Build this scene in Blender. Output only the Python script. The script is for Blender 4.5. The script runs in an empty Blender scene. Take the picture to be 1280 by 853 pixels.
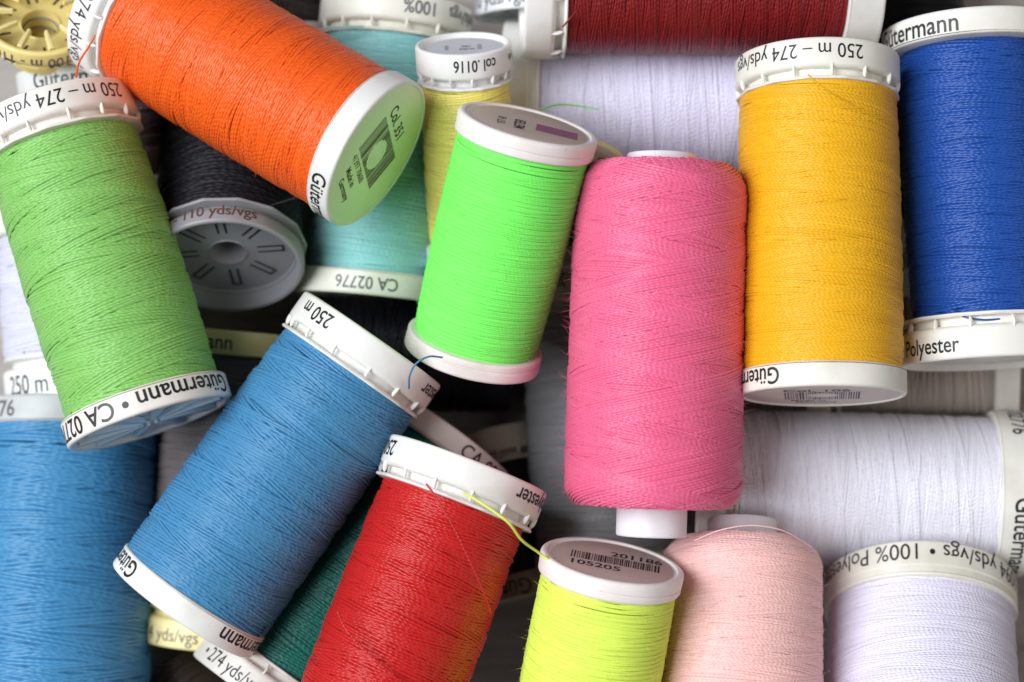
import bpy, bmesh, math, random
import numpy as np
from mathutils import Vector, Matrix
PI = math.pi
S = 0.00012                      # metres per unit; one unit is one photograph pixel on the table top
D = 2500.0
scene = bpy.context.scene
COL = scene.collection
random.seed(4); rng = np.random.default_rng(4)

# ---------------------------------------------------------------- camera
cd = bpy.data.cameras.new('camera'); cam = bpy.data.objects.new('camera', cd); COL.objects.link(cam)
cam.location = (0, 0, D*S)
cd.sensor_width = 36.0; cd.lens = 36.0*D/1280.0
cd.clip_start = 0.005; cd.clip_end = 20
cd.dof.use_dof = True; cd.dof.focus_distance = (D-365)*S; cd.dof.aperture_fstop = 13
scene.camera = cam

# ---------------------------------------------------------------- light: one large soft window, dim room
w = bpy.data.worlds.new('World'); scene.world = w; w.use_nodes = True
bg = w.node_tree.nodes['Background']; bg.inputs[0].default_value = (0.75, 0.82, 1.0, 1); bg.inputs[1].default_value = 0.11
def area(name, loc, target, sx, sy, power, color):
    l = bpy.data.lights.new(name, 'AREA'); l.shape = 'RECTANGLE'; l.size = sx; l.size_y = sy; l.energy = power; l.color = color
    o = bpy.data.objects.new(name, l); COL.objects.link(o); o.location = loc
    o.rotation_euler = (Vector(target)-Vector(loc)).to_track_quat('-Z', 'Y').to_euler()
    return o
area('window_light', (-0.46, 0.10, 0.64), (0, 0, 0), 0.50, 0.55, 9.7, (0.93, 0.96, 1.0))
area('room_light', (0.50, -0.05, 0.55), (0, 0, 0), 0.40, 0.40, 1.0, (1.0, 0.86, 0.70))
scene.view_settings.view_transform = 'Standard'; scene.view_settings.look = 'None'
scene.view_settings.exposure = -0.07; scene.view_settings.gamma = 1
cy = scene.cycles
cy.use_denoising = True
try: cy.denoiser = 'OPENIMAGEDENOISE'; cy.denoising_prefilter = 'ACCURATE'
except Exception: pass
cy.max_bounces = 8; cy.diffuse_bounces = 5; cy.glossy_bounces = 3; cy.transmission_bounces = 2
cy.caustics_reflective = False; cy.caustics_refractive = False
cy.sample_clamp_indirect = 8

# ---------------------------------------------------------------- materials
def nodes(name):
    m = bpy.data.materials.new(name); m.use_nodes = True
    nt = m.node_tree; return m, nt, nt.nodes['Principled BSDF']
def N(nt, t, **kw):
    n = nt.nodes.new(t)
    for k, v in kw.items():
        if k in n.inputs: n.inputs[k].default_value = v
        else: setattr(n, k, v)
    return n
_mats = {}
def plastic(key, col, rough=0.38, sss=0.0, spec=0.45):
    if key in _mats: return _mats[key]
    m, nt, p = nodes(key)
    tc = N(nt, 'ShaderNodeTexCoord')
    nz = N(nt, 'ShaderNodeTexNoise', Scale=180.0, Detail=5.0)
    nt.links.new(tc.outputs['Object'], nz.inputs['Vector'])
    mx = N(nt, 'ShaderNodeMix', data_type='RGBA')
    mx.inputs['A'].default_value = (*col, 1); mx.inputs['B'].default_value = (col[0]*.86, col[1]*.84, col[2]*.80, 1)
    mr = N(nt, 'ShaderNodeMapRange'); mr.inputs[1].default_value = .45; mr.inputs[2].default_value = .75
    nt.links.new(nz.outputs['Fac'], mr.inputs[0]); nt.links.new(mr.outputs[0], mx.inputs['Factor'])
    # a few specks of dust and grime
    n2 = N(nt, 'ShaderNodeTexNoise', Scale=2200.0, Detail=2.0)
    nt.links.new(tc.outputs['Object'], n2.inputs['Vector'])
    m2 = N(nt, 'ShaderNodeMapRange'); m2.inputs[1].default_value = .72; m2.inputs[2].default_value = .80; m2.inputs[4].default_value = .5
    nt.links.new(n2.outputs['Fac'], m2.inputs[0])
    mx2 = N(nt, 'ShaderNodeMix', data_type='RGBA'); mx2.inputs['B'].default_value = (.25, .22, .2, 1)
    nt.links.new(m2.outputs[0], mx2.inputs['Factor']); nt.links.new(mx.outputs['Result'], mx2.inputs['A'])
    nt.links.new(mx2.outputs['Result'], p.inputs['Base Color'])
    rr = N(nt, 'ShaderNodeMapRange'); rr.inputs[3].default_value = rough-.06; rr.inputs[4].default_value = rough+.14
    nt.links.new(nz.outputs['Fac'], rr.inputs[0]); nt.links.new(rr.outputs[0], p.inputs['Roughness'])
    bp = N(nt, 'ShaderNodeBump', Strength=0.25, Distance=0.00004)
    nb = N(nt, 'ShaderNodeTexNoise', Scale=600.0, Detail=3.0)
    nt.links.new(tc.outputs['Object'], nb.inputs['Vector']); nt.links.new(nb.outputs['Fac'], bp.inputs['Height'])
    nt.links.new(bp.outputs[0], p.inputs['Normal'])
    p.inputs['Specular IOR Level'].default_value = spec
    if sss:
        p.inputs['Subsurface Weight'].default_value = sss
        p.inputs['Subsurface Scale'].default_value = 0.0012
        p.inputs['Subsurface Radius'].default_value = (1.0, .8, .6)
    _mats[key] = m; return m
def flat(key, col, rough=.5):
    if key in _mats: return _mats[key]
    m, nt, p = nodes(key); p.inputs['Base Color'].default_value = (*col, 1); p.inputs['Roughness'].default_value = rough
    _mats[key] = m; return m
def thread_mat(key, col, rough=.40, spec=.5, sheen=.15, var=.18, twist=1.0):
    """plied thread: UV x runs along the strand in thread widths, UV y across it"""
    if key in _mats: return _mats[key]
    m, nt, p = nodes(key)
    uv = N(nt, 'ShaderNodeUVMap'); sp = N(nt, 'ShaderNodeSeparateXYZ'); nt.links.new(uv.outputs[0], sp.inputs[0])
    a = N(nt, 'ShaderNodeMath', operation='MULTIPLY'); a.inputs[1].default_value = 3.2; nt.links.new(sp.outputs['X'], a.inputs[0])
    b = N(nt, 'ShaderNodeMath', operation='MULTIPLY'); b.inputs[1].default_value = 4.5; nt.links.new(sp.outputs['Y'], b.inputs[0])
    c = N(nt, 'ShaderNodeMath', operation='ADD'); nt.links.new(a.outputs[0], c.inputs[0]); nt.links.new(b.outputs[0], c.inputs[1])
    s = N(nt, 'ShaderNodeMath', operation='SINE'); nt.links.new(c.outputs[0], s.inputs[0])
    nz = N(nt, 'ShaderNodeTexNoise', Scale=0.8, Detail=3.0); nt.links.new(uv.outputs[0], nz.inputs['Vector'])
    h = N(nt, 'ShaderNodeMath', operation='MULTIPLY_ADD'); h.inputs[1].default_value = .5
    nt.links.new(s.outputs[0], h.inputs[0]); nt.links.new(nz.outputs['Fac'], h.inputs[2])
    bp = N(nt, 'ShaderNodeBump', Strength=0.55*twist, Distance=0.00006)
    nt.links.new(h.outputs[0], bp.inputs['Height']); nt.links.new(bp.outputs[0], p.inputs['Normal'])
    # slow change of shade from strand to strand
    mp = N(nt, 'ShaderNodeMapping'); mp.inputs['Scale'].default_value = (.02, 3.1, 1); nt.links.new(uv.outputs[0], mp.inputs['Vector'])
    n2 = N(nt, 'ShaderNodeTexNoise', Scale=1.0, Detail=4.0); nt.links.new(mp.outputs[0], n2.inputs['Vector'])
    mx = N(nt, 'ShaderNodeMix', data_type='RGBA'); hi = [min(1, x*(1+var*.6)+.004) for x in col]; lo = [x*(1-var) for x in col]
    mx.inputs['A'].default_value = (*lo, 1); mx.inputs['B'].default_value = (*hi, 1)
    mr = N(nt, 'ShaderNodeMapRange'); mr.inputs[1].default_value = .3; mr.inputs[2].default_value = .7
    nt.links.new(n2.outputs['Fac'], mr.inputs[0]); nt.links.new(mr.outputs[0], mx.inputs['Factor'])
    nt.links.new(mx.outputs['Result'], p.inputs['Base Color'])
    p.inputs['Roughness'].default_value = rough; p.inputs['Specular IOR Level'].default_value = spec
    p.inputs['Sheen Weight'].default_value = sheen; p.inputs['Sheen Roughness'].default_value = .5
    p.inputs['Sheen Tint'].default_value = (*[min(1, x*.8+.12) for x in col], 1)
    _mats[key] = m; return m
INK = flat('black_ink', (.012, .012, .014), .45)
WHITE = (.80, .79, .76)

# ---------------------------------------------------------------- mesh helpers (coordinates in units, scaled by S)
def mesh_np(name, V, F, uv=None, smooth=True, sharp=None):
    V = np.asarray(V, np.float32)*S; F = np.asarray(F, np.int32)
    me = bpy.data.meshes.new(name); k = F.shape[1]
    me.vertices.add(len(V)); me.vertices.foreach_set('co', V.ravel())
    me.loops.add(F.size); me.loops.foreach_set('vertex_index', F.ravel())
    me.polygons.add(len(F)); me.polygons.foreach_set('loop_start', np.arange(0, F.size, k, dtype=np.int32))
    me.polygons.foreach_set('loop_total', np.full(len(F), k, np.int32))
    if uv is not None:
        l = me.uv_layers.new(name='UVMap'); l.data.foreach_set('uv', np.asarray(uv, np.float32)[F.ravel()].ravel())
    me.polygons.foreach_set('use_smooth', np.full(len(F), smooth))
    me.update(calc_edges=True)
    if sharp: me.set_sharp_from_angle(angle=math.radians(sharp))
    return me
def link(name, me, mat, parent=None):
    o = bpy.data.objects.new(name, me); COL.objects.link(o)
    if mat is not None:
        me.materials.clear(); me.materials.append(mat)
    if parent is not None: o.parent = parent
    return o
def lathe(name, prof, n=112, rmod=None, sharp=32, uvw=None):
    """prof = [(r, z)...] turned about Z"""
    pr = np.array(prof, float); m = len(pr); ph = np.arange(n)*2*PI/n
    rr = pr[:, 0][:, None]*np.ones(n)[None]
    if rmod is not None: rr = rr*rmod(ph)[None]
    V = np.stack([rr*np.cos(ph), rr*np.sin(ph), pr[:, 1][:, None]*np.ones(n)[None]], -1).reshape(-1, 3)
    i = np.arange(m-1)[:, None]*n; j = np.arange(n)[None]; j2 = (j+1) % n
    F = np.stack([i+j, i+j2, i+n+j2, i+n+j], -1).reshape(-1, 4)
    return mesh_np(name, V, F, None, True, sharp)
def arc(cx, cz, r, a0, a1, k=5):
    return [(cx+r*math.cos(math.radians(a0+(a1-a0)*i/k)), cz+r*math.sin(math.radians(a0+(a1-a0)*i/k))) for i in range(k+1)]

_txt = {}
def text_mesh(s, size, sx=1.0):
    sx = sx*.88
    key = (s, size, sx)
    if key in _txt: return _txt[key]
    c = bpy.data.curves.new('t', 'FONT'); c.body = s; c.size = 1.0; c.offset = 0.0 if '4' in s else 0.011; c.resolution_u = 4
    o = bpy.data.objects.new('t', c); COL.objects.link(o); bpy.context.view_layer.update()
    dg = bpy.context.evaluated_depsgraph_get(); me = bpy.data.meshes.new_from_object(o.evaluated_get(dg))
    bm = bmesh.new(); bm.from_mesh(me)
    xm = max((v.co.x for v in bm.verts), default=1)
    x = .12
    while x < xm:
        bmesh.ops.bisect_plane(bm, geom=bm.verts[:]+bm.edges[:]+bm.faces[:], plane_co=(x, 0, 0), plane_no=(1, 0, 0)); x += .12
    bmesh.ops.triangulate(bm, faces=bm.faces[:]); bm.verts.ensure_lookup_table()
    V = np.array([v.co[:] for v in bm.verts])*size; V[:, 0] *= sx
    F = np.array([[v.index for v in f.verts] for f in bm.faces]); bm.free()
    bpy.data.objects.remove(o); bpy.data.curves.remove(c); bpy.data.meshes.remove(me)
    _txt[key] = (V, F); return V, F
def rim_text(s, size, R, z, phi0, parent, up=-1, mat=None, sx=1.0):
    """print wrapped on a rim; up=-1: letter tops point towards -Z"""
    V, F = text_mesh(s, size, sx); r = R+.35
    ph = math.radians(phi0)+up*V[:, 0]/R
    P = np.stack([r*np.cos(ph), r*np.sin(ph), z+up*(V[:, 1]-.34*size)], -1)
    return link('printed_text', mesh_np('printed_text', P, F, None, False), mat or INK, parent)
def face_basis(end, th):
    t = math.radians(th); e1 = np.array([math.cos(t), math.sin(t), 0]); zz = np.array([0, 0, 1.0])
    return e1, np.cross(zz*(1 if end == 'A' else -1), e1)
def face_text(s, size, end, z, th, x, y, parent, rot=0, mat=None):
    V, F = text_mesh(s, size); e1, e2 = face_basis(end, th); c, q = math.cos(math.radians(rot)), math.sin(math.radians(rot))
    a = x+V[:, 0]*c-V[:, 1]*q; b = y+V[:, 0]*q+V[:, 1]*c
    P = a[:, None]*e1+b[:, None]*e2; P[:, 2] += z+(.3 if end == 'A' else -.3)
    return link('printed_text', mesh_np('printed_text', P, F, None, False), mat or INK, parent)
def face_bars(rects, end, z, th, parent, name='barcode', mat=None, lift=.3):
    e1, e2 = face_basis(end, th); V = []; F = []
    for (x0, y0, x1, y1) in rects:
        k = len(V)
        for (x, y) in ((x0, y0), (x1, y0), (x1, y1), (x0, y1)):
            p = x*e1+y*e2; V.append((p[0], p[1], z+(lift if end == 'A' else -lift)))
        F.append((k, k+1, k+2, k+3))
    return link(name, mesh_np(name, V, F, None, False), mat or INK, parent)

# ---------------------------------------------------------------- wound thread
def strands(Rf, z0, z1, w, alpha, layers, seg, seed, prof=(.53, .44)):
    """helical windings laid over each other in bands of alternate direction; returns one mesh"""
    r = np.random.default_rng(seed); Rm = Rf(np.array([(z0+z1)/2]))[0]
    Vs = []; Fs = []; Us = []; base = 0
    hw = w*prof[0]; hh = w*prof[1]
    for l, cov in enumerate(layers):
        sgn = 1 if l % 2 else -1
        al = alpha*(.75+.5*r.random()) if l else alpha*.35
        P = max(2*PI*Rm*math.tan(math.radians(al)), w*1.05)
        n = max(1, int(round(cov*P/w))) if cov < .99 else max(1, int(round(P/w)))
        step = w*(1.02 if cov < .99 else P/(n*w))
        off0 = r.random()*P
        # a layer below full cover is split over two or three bands
        nb = 1 if cov >= .99 else r.integers(1, 4)
        offs = []
        for b in range(nb):
            m = n//nb
            st = off0+P*b/nb+r.normal()*P*.05
            offs += [st+i*step for i in range(m)]
        wa = [(r.uniform(.15, .8), r.uniform(0, 6.3), w*r.uniform(.2, .9)) for _ in range(4)]
        L = z1-z0; turns = L/P
        for oi, of in enumerate(offs):
            t0 = -1.0; m = int((turns+1.6)*seg)+2
            ph = (np.arange(m)/seg-.8)*2*PI
            z = z0+P*ph/(2*PI)+(of % P)
            for (fq, pp, am) in wa: z = z+(am*np.sin(ph*fq+pp) if l else .5*am*np.sin(round(fq*3)*ph+z*.03+pp))
            z = z+w*.12*np.sin(ph*r.uniform(.7, 2.2)+r.uniform(0, 6.3))+w*r.normal()*.07
            if sgn < 0: z = z0+z1-z
            ok = (z > z0) & (z < z1)
            if ok.sum() < 3: continue
            ph = ph[ok]; z = z[ok]
            if l == 0 or True: ph = ph+off0
            rad = Rf(z)+l*w*.13+w*.05*np.sin(ph*r.uniform(1, 3)+r.uniform(0, 6.3))
            # ends dip under
            c = np.cos(ph); s = np.sin(ph); k = len(ph)
            a = np.stack([rad*c, rad*s, z-hw], -1); b = np.stack([(rad+hh)*c, (rad+hh)*s, z-hw*.42], -1)
            b2 = np.stack([(rad+hh)*c, (rad+hh)*s, z+hw*.42], -1); d = np.stack([rad*c, rad*s, z+hw], -1)
            V = np.stack([a, b, b2, d], 1).reshape(-1, 3)
            u = ph*Rm/w+r.random()*50; vb = float(r.integers(0, 400))
            U = np.stack([np.repeat(u, 4), np.tile([vb, vb+.33, vb+.66, vb+1.0], k)], -1)
            i = np.arange(k-1)[:, None]*4; j = np.arange(3)[None]
            F = np.stack([i+j, i+4+j, i+5+j, i+1+j], -1).reshape(-1, 4)+base
            Vs.append(V); Fs.append(F); Us.append(U); base += len(V)
    return mesh_np('thread_strands', np.concatenate(Vs), np.concatenate(Fs), np.concatenate(Us), True)
def fuzz_mesh(Rf, z0, z1, n, ln, seed, th=.22):
    r = np.random.default_rng(seed); V = []; F = []
    for i in range(n):
        ph = r.uniform(0, 2*PI); z = r.uniform(z0, z1); R = Rf(np.array([z]))[0]
        p = np.array([R*math.cos(ph), R*math.sin(ph), z]); nr = np.array([math.cos(ph), math.sin(ph), 0])
        d = nr*r.uniform(.25, 1)+r.normal(size=3)*.6; d /= np.linalg.norm(d); cv = r.normal(size=3)*.35
        side = np.cross(d, r.normal(size=3)); side /= np.linalg.norm(side); L = ln*r.uniform(.3, 1.0)**1.5; b = len(V); q = p.copy()
        for k in range(5):
            t = th*(1-k/5)
            s2 = np.cross(d, side)
            V += [q+side*t, q-side*t*.5+s2*t*.8, q-side*t*.5-s2*t*.8]
            q = q+d*L/4; d = d+cv*.5; d /= np.linalg.norm(d)
        for k in range(4):
            for j in range(3):
                F.append((b+3*k+j, b+3*k+(j+1) % 3, b+3*k+3+(j+1) % 3, b+3*k+3+j))
    return mesh_np('stray_fibres', V, F, None, True)
def tube(name, pts, rad, mat, parent, inv=None, sides=6):
    """smooth thread through world points given in units"""
    P = [np.array(p, float) for p in pts]; Q = []
    P2 = [2*P[0]-P[1]]+P+[2*P[-1]-P[-2]]
    for i in range(1, len(P2)-2):
        for t in np.linspace(0, 1, 9)[:-1]:
            a, b, c, d = P2[i-1:i+3]
            Q.append(.5*((2*b)+(c-a)*t+(2*a-5*b+4*c-d)*t*t+(3*b-a-3*c+d)*t**3))
    Q.append(P[-1]); Q = np.array(Q); k = len(Q)
    T = np.gradient(Q, axis=0); T /= np.linalg.norm(T, axis=1)[:, None]
    up = np.array([0, 0, 1.0]); A = np.cross(T, up); A /= np.linalg.norm(A, axis=1)[:, None]+1e-9; B = np.cross(T, A)
    an = np.arange(sides)*2*PI/sides; V = Q[:, None]+rad*(np.cos(an)[None, :, None]*A[:, None]+np.sin(an)[None, :, None]*B[:, None])
    ln = np.concatenate([[0], np.cumsum(np.linalg.norm(np.diff(Q, axis=0), axis=1))])/(2*rad)
    U = np.stack([np.repeat(ln, sides), np.tile(np.arange(sides)/sides*2, k)], -1)
    i = np.arange(k-1)[:, None]*sides; j = np.arange(sides)[None]; j2 = (j+1) % sides
    F = np.stack([i+j, i+j2, i+sides+j2, i+sides+j], -1).reshape(-1, 4)
    V = V.reshape(-1, 3)
    if inv is not None:
        M = np.array(inv); V = V@M[:3, :3].T+M[:3, 3]/S
    return link(name, mesh_np(name, V, F, U, True), mat, parent)

# ---------------------------------------------------------------- geometry of placing
CAM = np.array([0, 0, D])
def unproj(x, y, z):
    f = (D-z)/D; return np.array([(x-640)*f, (426.5-y)*f, z])
def ends(A, B, zm, tau):
    """world points of both ends so that the end A leans towards the viewer by tau degrees"""
    M = (np.array(A)+np.array(B))/2; c = unproj(M[0], M[1], zm); v = CAM-c; v /= np.linalg.norm(v)
    lo, hi = -900., 900.
    for _ in range(50):
        h = (lo+hi)/2; a = unproj(*A, zm+h); b = unproj(*B, zm-h); d = a-b; L = np.linalg.norm(d)
        if np.dot(d, v)/L > math.sin(math.radians(tau)): hi = h
        else: lo = h
    return a, b
CELL = 8.0; GX = 260; HF = np.zeros((GX, GX))
def cyl_pts(a, b, R):
    d = b-a; L = np.linalg.norm(d); d /= L; u = np.cross(d, [0, 0, 1.0]); u /= np.linalg.norm(u); w_ = np.cross(u, d)
    if w_[2] < 0: w_ = -w_
    t = np.arange(0, L+4, 4); ph = np.linspace(-PI/2, PI/2, 61)
    upp = a+t[:, None, None]*d+R*(np.sin(ph)[None, :, None]*u+np.cos(ph)[None, :, None]*w_)
    low = a+t[:, None, None]*d+R*(np.sin(ph)[None, :, None]*u-np.cos(ph)[None, :, None]*w_)
    return upp.reshape(-1, 3), low.reshape(-1, 3)
def cells(p):
    i = np.clip((p[:, 0]/CELL+GX/2).astype(int), 0, GX-1); j = np.clip((p[:, 1]/CELL+GX/2).astype(int), 0, GX-1); return i, j
def drop(A, B, tau, rpx, sink):
    zm = 100.0
    for _ in range(8):
        a, b = ends(A, B, zm, tau); R = rpx*(D-zm)/D*.96
        up, low = cyl_pts(a, b, R); i, j = cells(low)
        gap = np.min(low[:, 2]-HF[i, j])
        zm -= gap
    return zm-sink
def settle(A, B, zm, tau, rpx):
    a, b = ends(A, B, zm, tau); R = rpx*(D-zm)/D*.96; up, low = cyl_pts(a, b, R); i, j = cells(up); np.maximum.at(HF, (i, j), up[:, 2])

# ---------------------------------------------------------------- spool builder
def build(sp):
    A, B, tau = sp['A'], sp['B'], sp.get('tau', 0)
    rF, rT = sp['rF'], sp['rT']
    zm = sp['z'] if 'z' in sp else drop(A, B, tau, max(rF, rT), sp.get('sink', 0))
    settle(A, B, zm, tau, max(rF, rT))
    print('%-60s z=%5.0f' % (sp['label'][:60], zm))
    a, b = ends(A, B, zm, tau); f = (D-zm)/D
    Z = a-b; L = np.linalg.norm(Z); Z /= L; v = CAM-(a+b)/2; X = v-np.dot(v, Z)*Z; X /= np.linalg.norm(X); Y = np.cross(Z, X)
    root = bpy.data.objects.new(sp.get('name', 'thread_spool'), None); COL.objects.link(root); root.empty_display_size = .005
    M = Matrix(((X[0], Y[0], Z[0], b[0]*S), (X[1], Y[1], Z[1], b[1]*S), (X[2], Y[2], Z[2], b[2]*S), (0, 0, 0, 1)))
    root.matrix_world = M
    root['label'] = sp['label']; root['category'] = sp.get('cat', 'thread spool')
    if sp.get('group'): root['group'] = sp['group']
    R = rF*f; T = rT*f; T1 = sp.get('rTB', rT)*f     # world radii: flange, thread at A, thread at B
    k = sp.get('k', rF/103.0)*f                       # scale of the small features
    style = sp.get('style', 'cap'); rc = sp.get('rim', WHITE); pl = plastic('rim_plastic_%02d%02d%02d' % tuple(int(c*99) for c in rc), rc, sss=.12)
    tm = thread_mat(sp['mat'], sp['col'], **sp.get('mk', {}))
    mirror = {}
    sd = sp.get('seed', abs(hash(sp['mat'])) % 1000 if False else len(sp['label'])*7+int(A[0])+int(B[1]))
    # --- ends
    if style == 'cap':
        zc = L
        ringh = sp.get('ringh', 38)*k; gap = 9*k
        prof = [(0, zc-26*k), (24*k, zc-26*k), (26*k, zc-9*k), (30*k, zc-7*k), (R-9*k, zc-7*k), (R-6*k, zc-1.2*k)]+arc(R-4*k, zc-4*k, 4*k, 100, 0, 5)+\
               arc(R-7*k, zc-ringh+7*k, 7*k, 0, -90, 6)+[(R-12*k, zc-ringh), (R-13*k, zc-ringh-gap-1)]
        if sp.get('hollow'):
            dep = 27*k
            prof = [(0, zc-200*k), (24*k, zc-200*k), (25*k, zc-dep+2*k), (27*k, zc-dep), (30*k, zc-dep), (R-10*k, zc-dep-2*k), (R-8*k, zc-1.5*k)]+arc(R-4*k, zc-4*k, 4*k, 100, 0, 5)+\
               arc(R-7*k, zc-ringh+7*k, 7*k, 0, -90, 6)+[(R-12*k, zc-ringh), (R-13*k, zc-ringh-gap-1)]
        ringo = link('end_cap', lathe('end_cap', prof), pl, root)
        if sp.get('hollow'):
            for q in range(8):
                sl = bpy.data.meshes.new('slot') if False else None
                th = q*45+12
                e = [(40*k, -7*k, 76*k, -3.8*k), (40*k, 3.8*k, 76*k, 7*k), (73*k, -3.8*k, 76*k, 3.8*k)]
                o = face_bars(e, 'A', zc-dep-1.5*k, th, ringo, 'slot', flat('slot_shadow_plastic', (.02, .02, .025)), lift=.8*k*1.6)
            o = None
        # prongs
        if sp.get('prongs', True):
            me = None
            np_ = 14
            for q in range(np_):
                th = 2*PI*(q+.35)/np_+random.uniform(-.03, .03)
                if me is None:
                    bm = bmesh.new(); bmesh.ops.create_icosphere(bm, subdivisions=2, radius=1.0)
                    for vv in bm.verts:
                        c0 = vv.co; zz = c0.z
                        vv.co = Vector((c0.x*3.2*k+(zz*1.2*k), c0.y*(2.6 if zz < 0 else 2.0)*k+zz*zz*1.5*k, zz*8.5*k))*S
                    me = bpy.data.meshes.new('prong'); bm.to_mesh(me); bm.free()
                    for p_ in me.polygons: p_.use_smooth = True
                    me.materials.append(pl)
                o = bpy.data.objects.new('prong', me); COL.objects.link(o); o.parent = ringo
                rr_ = R-3.2*k
                o.location = (rr_*math.cos(th)*S, rr_*math.sin(th)*S, (zc-ringh-1.5*k)*S); o.rotation_euler = (0, 0, th)
        nd = 14; pd = lambda ph: np.cos(PI/nd)/np.cos(((ph+.1) % (2*PI/nd))-PI/nd)
        zd = zc-ringh-gap
        dk = R*sp.get('disc', 1.0)
        prof = [(T*.6, zd), (dk*.9, zd), (dk*.985, zd-1.0*k)]+arc(dk-1.5*k, zd-3.5*k, 1.6*k, 60, -70, 4)+[(dk*.93, zd-5.5*k), (T*.6, zd-5*k)]
        link('locking_disc', lathe('locking_disc', prof, 140, pd, sharp=25), pl, root)
        zA = zd-5*k
    elif style == 'flange':       # plain rim at A as well
        h = 32*k; zc = L
        prof = [(0, zc-7*k), (R-9*k, zc-7*k), (R-6*k, zc-1.2*k)]+arc(R-4*k, zc-4*k, 4*k, 100, 0, 5)+[(R, zc-h), (R-1.5*k, zc-h-2*k), (R-1.5*k, zc-h-10*k)]+arc(R-3*k, zc-h-12*k, 3*k, 0, -80, 4)+[(T*.6, zc-h-15*k)]
        ringo = link('end_cap', lathe('end_cap', prof), pl, root); zA = zc-h-15*k
    elif style == 'thin':
        zc = L
        prof = [(0, zc-2.5*k), (R-10*k, zc-2.5*k), (R-8*k, zc-.4*k)]+arc(R-5*k, zc-5*k, 5*k, 95, 5, 6)+[(R-.3*k, zc-15*k), (R-2.2*k, zc-16.2*k), (R-2.2*k, zc-17*k), (R-.6*k, zc-18*k)]+arc(R-4*k, zc-23*k, 3.4*k, 0, -80, 4)+[(T*.6, zc-26.5*k)]
        ringo = link('end_cap', lathe('end_cap', prof), pl, root); zA = zc-26.5*k
    else:
        ringo = None; zA = L
    if style in ('cap', 'flange'):
        h = sp.get('rimh', 31)*k; RB = sp.get('rFB', rF)*f
        lb = sp.get('lip', 6)*k
        prof = ([(0, 2.2*k), (RB-6*k, 2.2*k), (RB-4.6*k, .3*k)] if ('lab' in sp and sp['lab']['end'] == 'B') else [(0, 10*k), (RB-lb-6*k, 6*k), (RB-lb-3*k, .8*k)])+[(r_, z_) for r_, z_ in arc(RB-4*k, 4*k, 4*k, -100, 0, 5)]+[(RB, h-2*k)]+arc(RB-3*k, h-3*k, 3*k, 0, 80, 4)+[(T1*.6, h)]
        flo = link('end_flange', lathe('end_flange', prof), pl, root); zB = h
        if sp.get('spokes'):
            pass
    elif style == 'thin':
        prof = [(0, 2.5*k), (R-10*k, 2.5*k), (R-8*k, .4*k)]+arc(R-5*k, 5*k, 5*k, -95, -5, 6)+[(R-.3*k, 14*k), (R-2.2*k, 15.2*k), (R-2.2*k, 16*k), (R-.6*k, 17*k)]+arc(R-4*k, 22*k, 3.4*k, 0, 80, 4)+[(T*.6, 25.5*k)]
        flo = link('end_flange', lathe('end_flange', prof), pl, root); zB = 25.5*k
    else:
        flo = None; zB = 0
    # --- thread body
    if style == 'cone':
        sh = 30*f; tr = 44*f*sp.get('tk', 1)
        def Rf(z):
            z = np.asarray(z, float); base = T1+(T-T1)*z/L
            e = np.clip(1-z/sh, 0, 1); g = np.clip(1-(L-z)/(sh*1.15), 0, 1)
            return base-15*f*e**2.4-22*f*g**2.2
        zz = [0]+list(np.linspace(.5, sh, 8))+list(np.linspace(sh+5, L-sh-5, 12))+list(np.linspace(L-sh, L-.5, 8))
        prof = [(tr, -1), (tr, 0)]+[(float(Rf(q))-.5, q) for q in zz]+[(tr, L), (tr, L+1)]
        core = link('wound_thread', lathe('wound_thread', prof), tm, root)
        pa, pb = sp.get('tube', (12, 36)); th = 5*f
        prof = [(tr-th, -pb*f), (tr-th, L+pa*f), (tr-1, L+pa*f+.5), (tr, L+pa*f-1.5), (tr, -pb*f+1.5), (tr-1, -pb*f), (tr-th, -pb*f)]
        link('cardboard_tube' if False else 'core_tube', lathe('core_tube', prof, 72), plastic('tube_plastic', (.78, .76, .80), .45, sss=.3), root)
        z0, z1 = .5, L-.5
    else:
        bu = sp.get('bulge', 2.0)*f
        def Rf(z):
            z = np.asarray(z, float); t = (z-zB)/max(zA-zB, 1); return T1+(T-T1)*t+bu*np.sin(PI*np.clip(t, 0, 1))-bu*.5-sp.get('shoulder', 1)*f*(np.exp(-(z-zB)/(6*f))+np.exp(-(zA-z)/(6*f)))
        zz = np.linspace(zB-1, zA+1, 14)
        prof = [(T*.5, zB+.5)]+[(float(Rf(q))-.5, q) for q in zz[1:-1]]+[(T*.5, zA-.5)]
        core = link('wound_thread', lathe('wound_thread', prof), tm, root)
        z0, z1 = zB-1.2, zA+2.2
    st = link('thread_strands', strands(Rf, z0, z1, sp.get('w', 3.6)*f, sp.get('alpha', 5), sp.get('layers', [1, .6, .5, .4, .3]), sp.get('seg', 48), sd, sp.get('prof', (.53, .44))), tm, core)
    st['kind'] = 'stuff'
    if sp.get('fuzz'):
        n, ln = sp['fuzz']
        fz = link('stray_fibres', fuzz_mesh(lambda z: Rf(z)+1.5*f, z0, z1, n, ln*f, sd), tm, core); fz['kind'] = 'stuff'
    # --- print on rims
    for t in sp.get('texts', []):
        end, s, ph = t[:3]; size = (t[3] if len(t) > 3 else 27)*k; sx = t[4] if len(t) > 4 else 1.0
        ink = t[5] if len(t) > 5 else INK
        if end == 'A': rim_text(s, size, R, L-(17.5 if style != 'flange' else 16)*k, ph, ringo, sp.get('up', -1), ink, sx)
        else: rim_text(s, size, R, 15.5*k, ph, flo, sp.get('up', -1), ink, sx)
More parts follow.
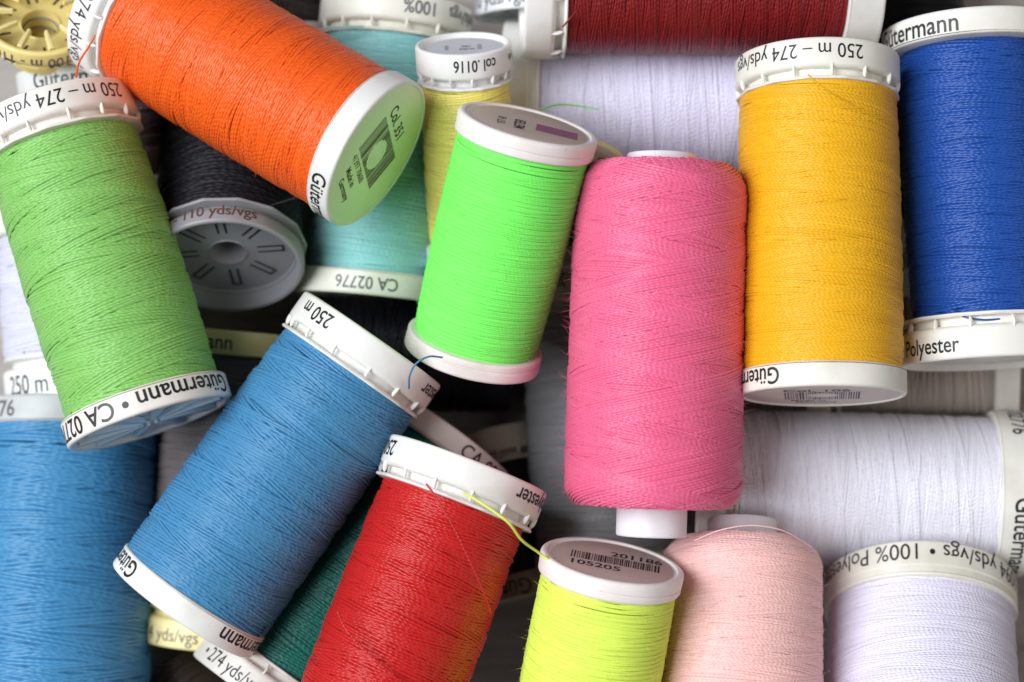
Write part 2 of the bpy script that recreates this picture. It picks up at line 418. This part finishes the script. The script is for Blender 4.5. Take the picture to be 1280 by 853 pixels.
    # --- stickers on end faces
    if 'lab' in sp:
        lb = sp['lab']; end = lb['end']; zf = (L-6.2*k if style == 'cap' else L-2.2*k) if end == 'A' else (1.8*k if style == 'cap' else 2.2*k)
        ro = R-(lb.get('in', 12 if end == 'A' else 6.5))*k; ri = lb.get('hole', 17)*k; sg = 1 if end == 'A' else -1
        hub = ringo if end == 'A' else flo
        prof = [(ri-1.0*k, zf-1.0*sg*k), (ri+1.5*k, zf), (ro*.6, zf), (ro-1.5*k, zf), (ro, zf-.6*sg*k)]
        if lb.get('hole', 17):
            lo = link('paper_label', lathe('paper_label', prof, 96), flat(lb['mat'], lb['col'], .55), root)
            hp = [(0, zf-1.6*sg*k), (ri*.5, zf-1.4*sg*k), (ri, zf-.9*sg*k)]
            link('pressed_hole', lathe('pressed_hole', hp, 40), flat(lb['mat']+'_hole', tuple(min(1, c*1.12) for c in lb['col']), .6), lo)
        else:
            prof = [(0, zf), (ro*.5, zf), (ro-1.5*k, zf), (ro, zf-.6*sg*k)]
            lo = link('paper_label', lathe('paper_label', prof, 96), flat(lb['mat'], lb['col'], .55), root)
        for it in lb['items']:
            if it[0] == 't': face_text(it[1], it[2]*k, end, zf, lb['th'], it[3]*k, it[4]*k, lo, it[5] if len(it) > 5 else 0)
            elif it[0] == 'bar':
                _, x0, y0, x1, y1, hole = it; rects = []; x = x0; rr = random.Random(5)
                vert = (len(lb.get('dir', '')) > 0)
                while x < x1:
                    wd = rr.choice([.8, .8, 1.4, 2.2])
                    if hole:
                        yy = math.sqrt(max(0, (hole+2)**2-x*x)) if abs(x) < hole+2 else 0
                        if yy > 0:
                            if y1 > yy: rects.append((x*k, yy*k, (x+wd)*k, y1*k))
                            if y0 < -yy: rects.append((x*k, y0*k, (x+wd)*k, -yy*k))
                        else: rects.append((x*k, y0*k, (x+wd)*k, y1*k))
                    else: rects.append((x*k, y0*k, (x+wd)*k, y1*k))
                    x += wd+rr.choice([1.2, 1.8, 2.4])
                face_bars(rects, end, zf, lb['th'], lo)
            elif it[0] == 'rect':
                face_bars([tuple(c*k for c in it[1:5])], end, zf, lb['th'], lo, 'colour_patch', flat(it[5], it[6], .5))
    # --- moulded spokes in an open end
    if sp.get('spokes'):
        end, mcol = sp['spokes'][:2]; spm = plastic('spoke_plastic_%02d' % int(mcol[2]*99), mcol)
        for q in range(10):
            th = 2*PI*q/10+.2; bm = bmesh.new(); bmesh.ops.create_cube(bm, size=1)
            ln = (R-(46 if end == 'A' else 28)*k)/2
            for vv in bm.verts:
                wd = 3.2*k if vv.co.x < 0 else (5*k if end == 'A' else 10*k)
                vv.co = Vector(((34 if end == 'A' else 14)*k+ln+vv.co.x*2*ln, vv.co.y*wd*2*(.6 if (vv.co.z < 0) == (end == 'B') else 1), vv.co.z*7*k))*S
            bmesh.ops.bevel(bm, geom=bm.edges[:], offset=.8*k*S, segments=1, affect='EDGES')
            me = bpy.data.meshes.new('spoke'); bm.to_mesh(me); bm.free(); me.materials.append(spm)
            o = bpy.data.objects.new('spoke', me); COL.objects.link(o); o.parent = flo if end == 'B' else ringo
            o.rotation_euler = (0, 0, th); o.location = (0, 0, (4.5*k if end == 'B' else L-5*k)*S)
    # --- loose thread ends: pixels and height above the spool axis
    for lt in sp.get('loose', []):
        pts = [unproj(p[0], p[1], zm+p[2]) for p in lt['pts']]
        tube('loose_thread', pts, lt.get('r', 1.4)*f, lt.get('mat') or tm, root, inv=M.inverted())
    return root

# ---------------------------------------------------------------- the table top
def table_mat():
    m, nt, p = nodes('weathered_grey_wood')
    tc = N(nt, 'ShaderNodeTexCoord'); mp = N(nt, 'ShaderNodeMapping'); mp.inputs['Scale'].default_value = (14, 180, 60)
    nt.links.new(tc.outputs['Object'], mp.inputs['Vector'])
    nz = N(nt, 'ShaderNodeTexNoise', Scale=1.0, Detail=9.0, Roughness=.65); nt.links.new(mp.outputs[0], nz.inputs['Vector'])
    cr = N(nt, 'ShaderNodeValToRGB'); e = cr.color_ramp.elements
    e[0].position = .3; e[0].color = (.22, .19, .17, 1); e[1].position = .72; e[1].color = (.55, .50, .46, 1)
    nt.links.new(nz.outputs['Fac'], cr.inputs[0]); nt.links.new(cr.outputs[0], p.inputs['Base Color'])
    bp = N(nt, 'ShaderNodeBump', Strength=.5, Distance=.0003); nt.links.new(nz.outputs['Fac'], bp.inputs['Height']); nt.links.new(bp.outputs[0], p.inputs['Normal'])
    p.inputs['Roughness'].default_value = .7
    return m
bm = bmesh.new(); bmesh.ops.create_cube(bm, size=1)
for v in bm.verts: v.co = Vector((v.co.x*3600, v.co.y*2800, v.co.z*140-70))*S
bmesh.ops.bevel(bm, geom=bm.edges[:], offset=6*S, segments=2, affect='EDGES')
me = bpy.data.meshes.new('table_top'); bm.to_mesh(me); bm.free()
tb = link('table_top', me, table_mat()); tb['kind'] = 'structure'

# ---------------------------------------------------------------- the spools, lowest first
G = 'sewing thread spools heaped in the pile'
BROWN = flat('brown_ink', (.09, .045, .03), .5); GREYINK = flat('grey_ink', (.10, .10, .11), .5)
LOWL = [1, .5, .4, .3]
SP = [
 # ---- lowest layer, on the table
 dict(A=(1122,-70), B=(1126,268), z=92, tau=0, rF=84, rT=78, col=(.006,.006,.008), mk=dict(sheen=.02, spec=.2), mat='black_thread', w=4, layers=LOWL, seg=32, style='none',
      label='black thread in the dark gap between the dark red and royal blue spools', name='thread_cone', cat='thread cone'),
 dict(A=(632,130), B=(990,130), z=108, tau=0, rF=104, rT=96, prof=(.56,.22), col=(.70,.68,.86), mat='lavender_thread', w=2.9, alpha=5, layers=LOWL, seg=36, style='flange',
      label='blurred pale lavender spool lying crosswise under the dark red spool'),
 dict(A=(497,8), B=(462,374), z=130, tau=-7, rF=96, rT=88, rTB=82, col=(.27,.60,.60), mat='aqua_thread', w=3.6, alpha=4, layers=LOWL, seg=36,
      texts=[('A','yds/vgs   100%',76,25,1,GREYINK),('B','CA 02776',20,23,1,GREYINK)], rim=(.74,.74,.66), rimh=33,
      loose=[dict(pts=[(383,48,60),(400,37,80),(425,34,92),(455,33,92)], r=1.2)],
      label='aqua green spool passing under the labelled end of the orange spool'),
 dict(A=(118,493), B=(98,262), z=108, tau=4, rF=108, rT=104, rTB=100, col=(.66,.66,.76), mat='white_left_thread', w=4, layers=LOWL, seg=32,
      texts=[('A','250 m – 274 yds/vgs',66,33,.95)], rim=(.80,.80,.78), k=1.0, prongs=False,
      label='white spool at the left edge, half under the light green spool'),
 dict(A=(60,1010), B=(86,508), z=150, tau=2, rF=116, rT=111, prof=(.5,.6), col=(.055,.25,.47), mat='left_blue_thread', w=5.2, alpha=7, layers=[1,.55,.5,.45,.4], seg=52, mk=dict(spec=.6, rough=.4),
      texts=[('B','02776',64,25,1,GREYINK)], rim=(.52,.53,.54), rimh=30,
      label='blue spool cut off by the lower left corner, standing below the white spool'),
 dict(A=(256,803), B=(292,414), z=112, tau=-4, rF=84, rT=74, col=(.15,.13,.13), mat='taupe_thread', w=4, layers=LOWL, seg=32, rim=(.86,.74,.36), prongs=False, k=.95, rimh=32,
      texts=[('B','Gütermann',71,27,1),('A','250 m – 274 yds/vgs',118,24,1,GREYINK)],
      label='dark taupe spool with yellowish rims, passing under the slanted blue spool'),
 dict(A=(310,960), B=(215,826), z=60, tau=0, rF=60, rT=56, col=(.05,.032,.022), mat='brown_thread', w=4, layers=LOWL, seg=32, style='none',
      label='dark brown thread just right of the lower left blue spool at the bottom edge', name='thread_cone', cat='thread cone'),
 dict(A=(745,345), B=(762,718), z=98, tau=-1, rF=96, rT=92, col=(.25,.255,.265), mat='grey_thread', w=3.8, alpha=3, layers=LOWL, seg=36, rim=(.62,.57,.52),
      texts=[('A','250 m – 274 yds/vgs',45,26,1)],
      label='slate grey spool lying underneath the pink cone'),
 dict(A=(606,543), B=(655,748), z=72, tau=-4, rF=66, rT=58, col=(.007,.007,.009), mk=dict(sheen=.02, spec=.2), mat='black_low_thread', w=3.8, layers=LOWL, seg=32, rim=(.30,.27,.21), k=.85, rimh=36,
      texts=[('B','Gütermann',12,32,1)],
      label='black spool in the dark gap between the red spool and the grey one'),
 dict(A=(388,440), B=(636,446), z=84, tau=0, rF=72, rT=68, col=(.006,.006,.011), mk=dict(sheen=.02, spec=.3), mat='navy_thread', w=3.8, layers=LOWL, seg=32, rim=(.2,.2,.22),  # stretched as dark filler hiding the grey-lit table so the gap reads black
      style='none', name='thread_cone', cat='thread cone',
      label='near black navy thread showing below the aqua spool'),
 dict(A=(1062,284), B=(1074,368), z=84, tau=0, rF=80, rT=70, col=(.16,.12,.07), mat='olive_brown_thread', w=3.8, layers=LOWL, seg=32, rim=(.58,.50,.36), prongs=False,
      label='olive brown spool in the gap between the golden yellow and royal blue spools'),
 dict(A=(1010,446), B=(1272,446), z=88, tau=0, rF=82, rT=72, col=(.40,.35,.30), mat='beige_thread', w=5, alpha=3, layers=LOWL, seg=36, rim=(.70,.68,.64), rimh=38,
      texts=[('B','CA 0',75,26,1)],
      label='beige grey spool crosswise below the royal blue spool, right edge'),
 dict(A=(868,606), B=(1277,618), z=150, tau=6, rF=103, rT=94, prof=(.56,.24), col=(.78,.77,.86), mat='white_right_thread', w=2.7, alpha=6, layers=[1,.5,.45,.35], seg=48, rim=(.80,.79,.73), rimh=42, k=.98,
      texts=[('B','Gütermann',-2,31,1),('B','CA 02776',98,27,1)],
      label='white spool lying crosswise between the golden yellow spool and the lower white one'),
 dict(A=(130,225), B=(114,84), z=122, tau=2, rF=92, rT=80, col=(.52,.42,.45), mat='mauve_thread', w=4, layers=LOWL, seg=32, rim=(.66,.68,.66), prongs=False, k=.95,
      texts=[('B','Gütermann',50,31,1)],
      label='dusty mauve spool behind the light green spool, under the orange end cap'),
 dict(A=(340,-40), B=(346,64), z=92, tau=-8, rF=86, rT=70, col=(.02,.015,.014), mat='blackbrown_thread', w=4, layers=LOWL, seg=32, rim=(.50,.48,.45), prongs=False,
      label='dark spool with dull grey end cap at the top edge behind the orange spool'),
 dict(A=(655,20), B=(640,-220), z=120, tau=12, rF=62, rT=54, col=(.5,.5,.5), mat='light_grey_thread', w=4, layers=LOWL, seg=32, rim=(.72,.74,.76), prongs=False, k=.9,
      texts=[('A','110 yds/vgs',84,26,1,GREYINK)],
      label='small white ended spool at the top edge beside the cap of the dark red spool'),
 dict(A=(736,210), B=(729,285), z=205, tau=48, rF=50, rT=42, col=(.08,.05,.03), mat='dark_brown_thread', w=3.6, layers=LOWL, seg=32, rim=(.66,.55,.28), style='thin', k=.7,
      lab=dict(end='A', th=90, mat='tan_label', col=(.50,.42,.33), hole=10, items=[('t','OO',24,12,12),('t','40',26,12,-18)]), 
      label='small dark spool with cream round end between the neon green spool and pink cone'),
 # ---- second layer
 dict(A=(284,335), B=(296,110), z=168, tau=39, rF=93, rT=86, col=(.008,.008,.011), mat='black_coarse_thread', w=5.4, alpha=5, layers=[1,.5,.5,.4], seg=44, mk=dict(spec=.16, rough=.5, twist=1.4, sheen=.03),
      rim=(.26,.26,.28), hollow=True, ringh=24, prongs=False, disc=1.03,
      texts=[('A','100 m - 110 yds/vgs',80,22,1.15,BROWN)],
      loose=[dict(pts=[(318,262,92),(345,255,112),(385,243,128),(400,240,128)], r=1.5)],
      label='black spool tipped up to show its hollow grey end with slots'),
 dict(A=(50,13), B=(52,62), z=215, tau=46, rF=75, rT=42, rFB=45, rimh=18, k=.95, col=(.16,.18,.22), mat='blue_grey_thread', w=4, layers=LOWL, seg=32, rim=(.78,.64,.24), hollow=True, ringh=24, prongs=False, disc=.9,
      texts=[('A','100 m - 110 yds',28,24,1,GREYINK)], spokes=('A',(.80,.68,.30)),
      label='yellow ribbed spool end on a grey thread reel in the top left corner'),
 dict(A=(579,54), B=(592,330), z=225, tau=17, rF=59, rT=53, col=(.95,.80,.20), mat='soft_yellow_thread', w=3.2, alpha=5, layers=[1,.5,.45,.35], seg=40, rim=(.80,.80,.80), k=.85, ringh=40,
      texts=[('A','col .0116',40,24,.82),('A','25 yds',88,15,.8)],
      lab=dict(end='A', th=-90, mat='silver_label', col=(.55,.55,.60), hole=0, items=[('t','PURE',11,-16,8),('t','100',11,-12,-8),('rect',-26,-14,-20,16,'lab_grey',(.3,.3,.34)),('rect',22,-12,27,12,'lab_grey',(.3,.3,.34))]),
      label='small soft yellow spool standing behind the neon green spool'),
 dict(A=(652,-32), B=(1088,-32), z=235, tau=7, rF=105, rT=97, col=(.21,.006,.008), mat='dark_red_thread', w=3.4, alpha=6, layers=[1,.6,.5,.4], seg=48, fuzz=(250,14),
      texts=[('A','274 yds/vgs',118,28,1)], rimh=44,
      loose=[dict(pts=[(703,34,75),(712,24,80),(722,12,92)], r=1.2)],
      label='dark red spool lying crosswise at the top edge'),
 dict(B=(562,546), A=(322,878), z=185, tau=3, rF=99, rT=91, col=(.006,.15,.115), mat='bottle_green_thread', w=3.6, alpha=5, layers=[1,.5,.45,.35], seg=48, rim=(.66,.63,.58), flip=True,
      style='cap', texts=[('B','CA 02776',-12,27,1),('A','• 274 yds/vgs',62,26,.9)],
      label='bottle green spool slanting between the blue and the red spools'),
 dict(A=(1149,727), B=(1162,1190), z=290, tau=-20, rF=124, rT=118, prof=(.56,.28), col=(.75,.72,.86), mat='white_big_thread', w=3.0, alpha=5, layers=[1,.5,.45,.35], seg=52, style='flange', rim=(.80,.78,.70), k=1.02,
      texts=[('A','1094 yds/vgs • 100% Polyester',80,31,1)],
      label='large white spool in the lower right corner with print round its rim'),
 dict(A=(927,676), B=(922,1060), z=290, tau=-5, rF=100, rT=100, rTB=103, col=(.90,.56,.53), mat='pale_pink_thread', w=3.0, alpha=6, layers=[1,.6,.5,.4], seg=48, style='cone', tube=(26,20), fuzz=(500,16), name='thread_cone', cat='thread cone',
      mk=dict(rough=.45, spec=.4),
      loose=[dict(pts=[(868,676,60),(900,663,88),(940,657,95),(980,664,88),(1015,684,62)], r=.9)],
      label='pale pink cone of thread at the bottom edge'),
 # ---- top layer
 dict(A=(1237,455), B=(1213,35), z=262, tau=9, rF=110, rT=90, rTB=89, col=(.008,.07,.34), mat='royal_blue_thread', w=3.6, alpha=6, layers=[1,.6,.5,.45,.4], seg=48, rim=(.82,.80,.74), fuzz=(150,12), bulge=5,
      texts=[('A','Polyester',64,26,.95),('B','Gütermann',77,31,1)],
      loose=[dict(pts=[(1193,388,78),(1205,396,96),(1228,400,100),(1250,399,100)], r=1.2)],
      label='royal blue spool at the upper right edge'),
 dict(A=(1021,76), B=(1028,496), z=312, tau=-12, rF=103, rT=97, rTB=98, col=(.84,.45,.008), mat='golden_thread', w=3.0, alpha=6, layers=[1,.6,.5,.45,.4], seg=52, rim=(.82,.80,.72), fuzz=(200,12),
      texts=[('A','250 m – 274 yds/vgs',33,26,1),('B','Gütermann',-29,29,1)],
      lab=dict(end='B', th=90, mat='cream_grey_label', col=(.72,.67,.59), hole=16, items=[('t','Col. 106',27,-48,36),('bar',-46,-38,46,30,17),('t','Made in',16,-40,-54),('t','Germany',16,-34,-70)]),
      loose=[dict(pts=[(1010,93,100),(1018,101,101),(1040,117,99),(1070,133,88)], r=1.1)],
      label='golden yellow spool between the pink cone and the royal blue spool'),
 dict(A=(827,206), B=(815,632), z=325, tau=-2, rF=106, rT=105, rTB=108, col=(.82,.135,.275), mat='pink_thread', w=3.3, alpha=11, layers=[1,.6,.55,.5,.45,.4], seg=56, style='cone', fuzz=(1800,22), name='thread_cone', cat='thread cone',
      tube=(12,38), mk=dict(rough=.36, spec=.6, sheen=.2),
      label='bright pink cone of thread on a white tube in the middle of the pile'),
 dict(A=(150,3), B=(472,194), z=290, tau=-27, rF=100, rT=92, rTB=93, prof=(.53,.46), col=(.86,.115,.006), mat='orange_thread', w=3.7, alpha=7, layers=[1,.6,.5,.45,.4], seg=52, rim=(.80,.79,.76), fuzz=(200,12), rimh=33,
      texts=[('A','250 m – 274 yds/vgs • 100%',43,27,1),('B','Gütermann',-32,29,1)],
      lab=dict(end='B', th=-158, mat='pale_green_label', col=(.78,.82,.66), hole=18, items=[('t','Col. 351',24,-48,38),('bar',-50,-26,50,30,19),('t','41397 70600',14,-48,-40),('t','Made in',15,-38,-56),('t','Germany',15,-34,-72)]),
      loose=[dict(pts=[(119,44,70),(110,60,68),(99,78,60),(95,97,45)], r=1.3)],
      label='orange spool at the upper left with a pale green label on its end'),
 dict(A=(64,138), B=(189,530), z=290, tau=-13, rF=105, rT=93, rTB=95, prof=(.52,.48), col=(.24,.53,.13), mat='light_green_thread', w=3.7, alpha=8, layers=[1,.55,.5,.45,.4,.3], seg=52, rim=(.80,.76,.70), fuzz=(250,12), rimh=32, bulge=4,
      texts=[('A','250 m – 274 yds/vgs',57,26,1),('B','Gütermann • CA 02776 •',73,31,1.1)], spokes=('B',(.55,.68,.76)),
      label='light green spool slanting down the left side, with ribbed lower end'),
 dict(A=(661,154), B=(589,447), z=312, tau=16, rF=88, rT=83, rTB=80, col=(.21,.90,.14), mat='neon_green_thread', w=2.5, alpha=1.6, layers=[1,.35,.25], seg=52, style='thin', rim=(.84,.78,.76), fuzz=(500,11), k=1.0,
      mk=dict(rough=.6, spec=.25, sheen=.3, twist=.6),
      lab=dict(end='A', th=90, mat='taupe_label', col=(.56,.46,.40), hole=0, items=[('t','YET 40',15,-28,-30,90),('t','METER',19,-4,-34,90),('rect',10,-20,62,16,'purple_print',(.30,.10,.20))]),
      loose=[dict(pts=[(676,137,-10),(700,131,-60),(725,133,-80),(749,137,-86)], r=1.0)],
      label='neon green spool in the centre with a purple patch on its top label'),
 dict(A=(467,423), B=(227,764), z=290, tau=3, rF=104, rT=95, rTB=99, prof=(.51,.6), col=(.06,.24,.44), mat='slanted_blue_thread', w=4.0, alpha=7, layers=[1,.6,.55,.5,.45,.4], seg=56, rim=(.80,.80,.76), fuzz=(120,10),
      texts=[('A','250 m',-30,26,1),('A','100% Polyester',133,26,1),('B','Gütermann',-44,30,1),('B','Gütermann',98,30,1)],
      loose=[dict(pts=[(511,486,60),(512,470,82),(520,455,92),(536,446,88),(553,447,78)], r=1.15)],
      label='blue spool slanting across the lower left middle, white cap upper right'),
 dict(A=(586,580), B=(440,962), z=330, tau=1, rF=106, rT=92, rTB=96, prof=(.52,.5), col=(.52,.011,.009), mat='red_thread', w=3.7, alpha=7, layers=[1,.6,.5,.45,.4], seg=56, rim=(.82,.80,.76), fuzz=(200,12),
      texts=[('A','100% Polyester',122,27,1),('A','250 m',-60,27,1)],
      loose=[dict(pts=[(533,605,92),(545,622,100),(570,665,104),(600,730,100),(614,768,88)], r=1.3),
             dict(pts=[(422,765,84),(435,790,96),(470,825,100),(520,868,96)], r=1.2)],
      label='bright red spool at the bottom edge beside the neon yellow one'),
 dict(A=(766,700), B=(710,1000), z=330, tau=20, rF=90, rT=84, rTB=85, col=(.74,.95,.13), mat='neon_yellow_thread', w=2.5, alpha=1.8, layers=[1,.35,.25], seg=52, style='thin', rim=(.86,.80,.78), fuzz=(600,13), k=1.0,
      mk=dict(rough=.6, spec=.25, sheen=.3, twist=.6),
      lab=dict(end='A', th=90, mat='rose_label', col=(.56,.44,.40), hole=0, items=[('t','201186',25,-4,22),('bar',-52,-12,58,17,0),('t','105205',25,-54,-36)]),
      loose=[dict(pts=[(579,616,92),(600,628,108),(634,652,112),(652,675,92),(672,690,62),(690,702,60),(730,716,66)], r=1.7)],
      label='neon yellow spool at the bottom edge with a barcode on its top'),
]
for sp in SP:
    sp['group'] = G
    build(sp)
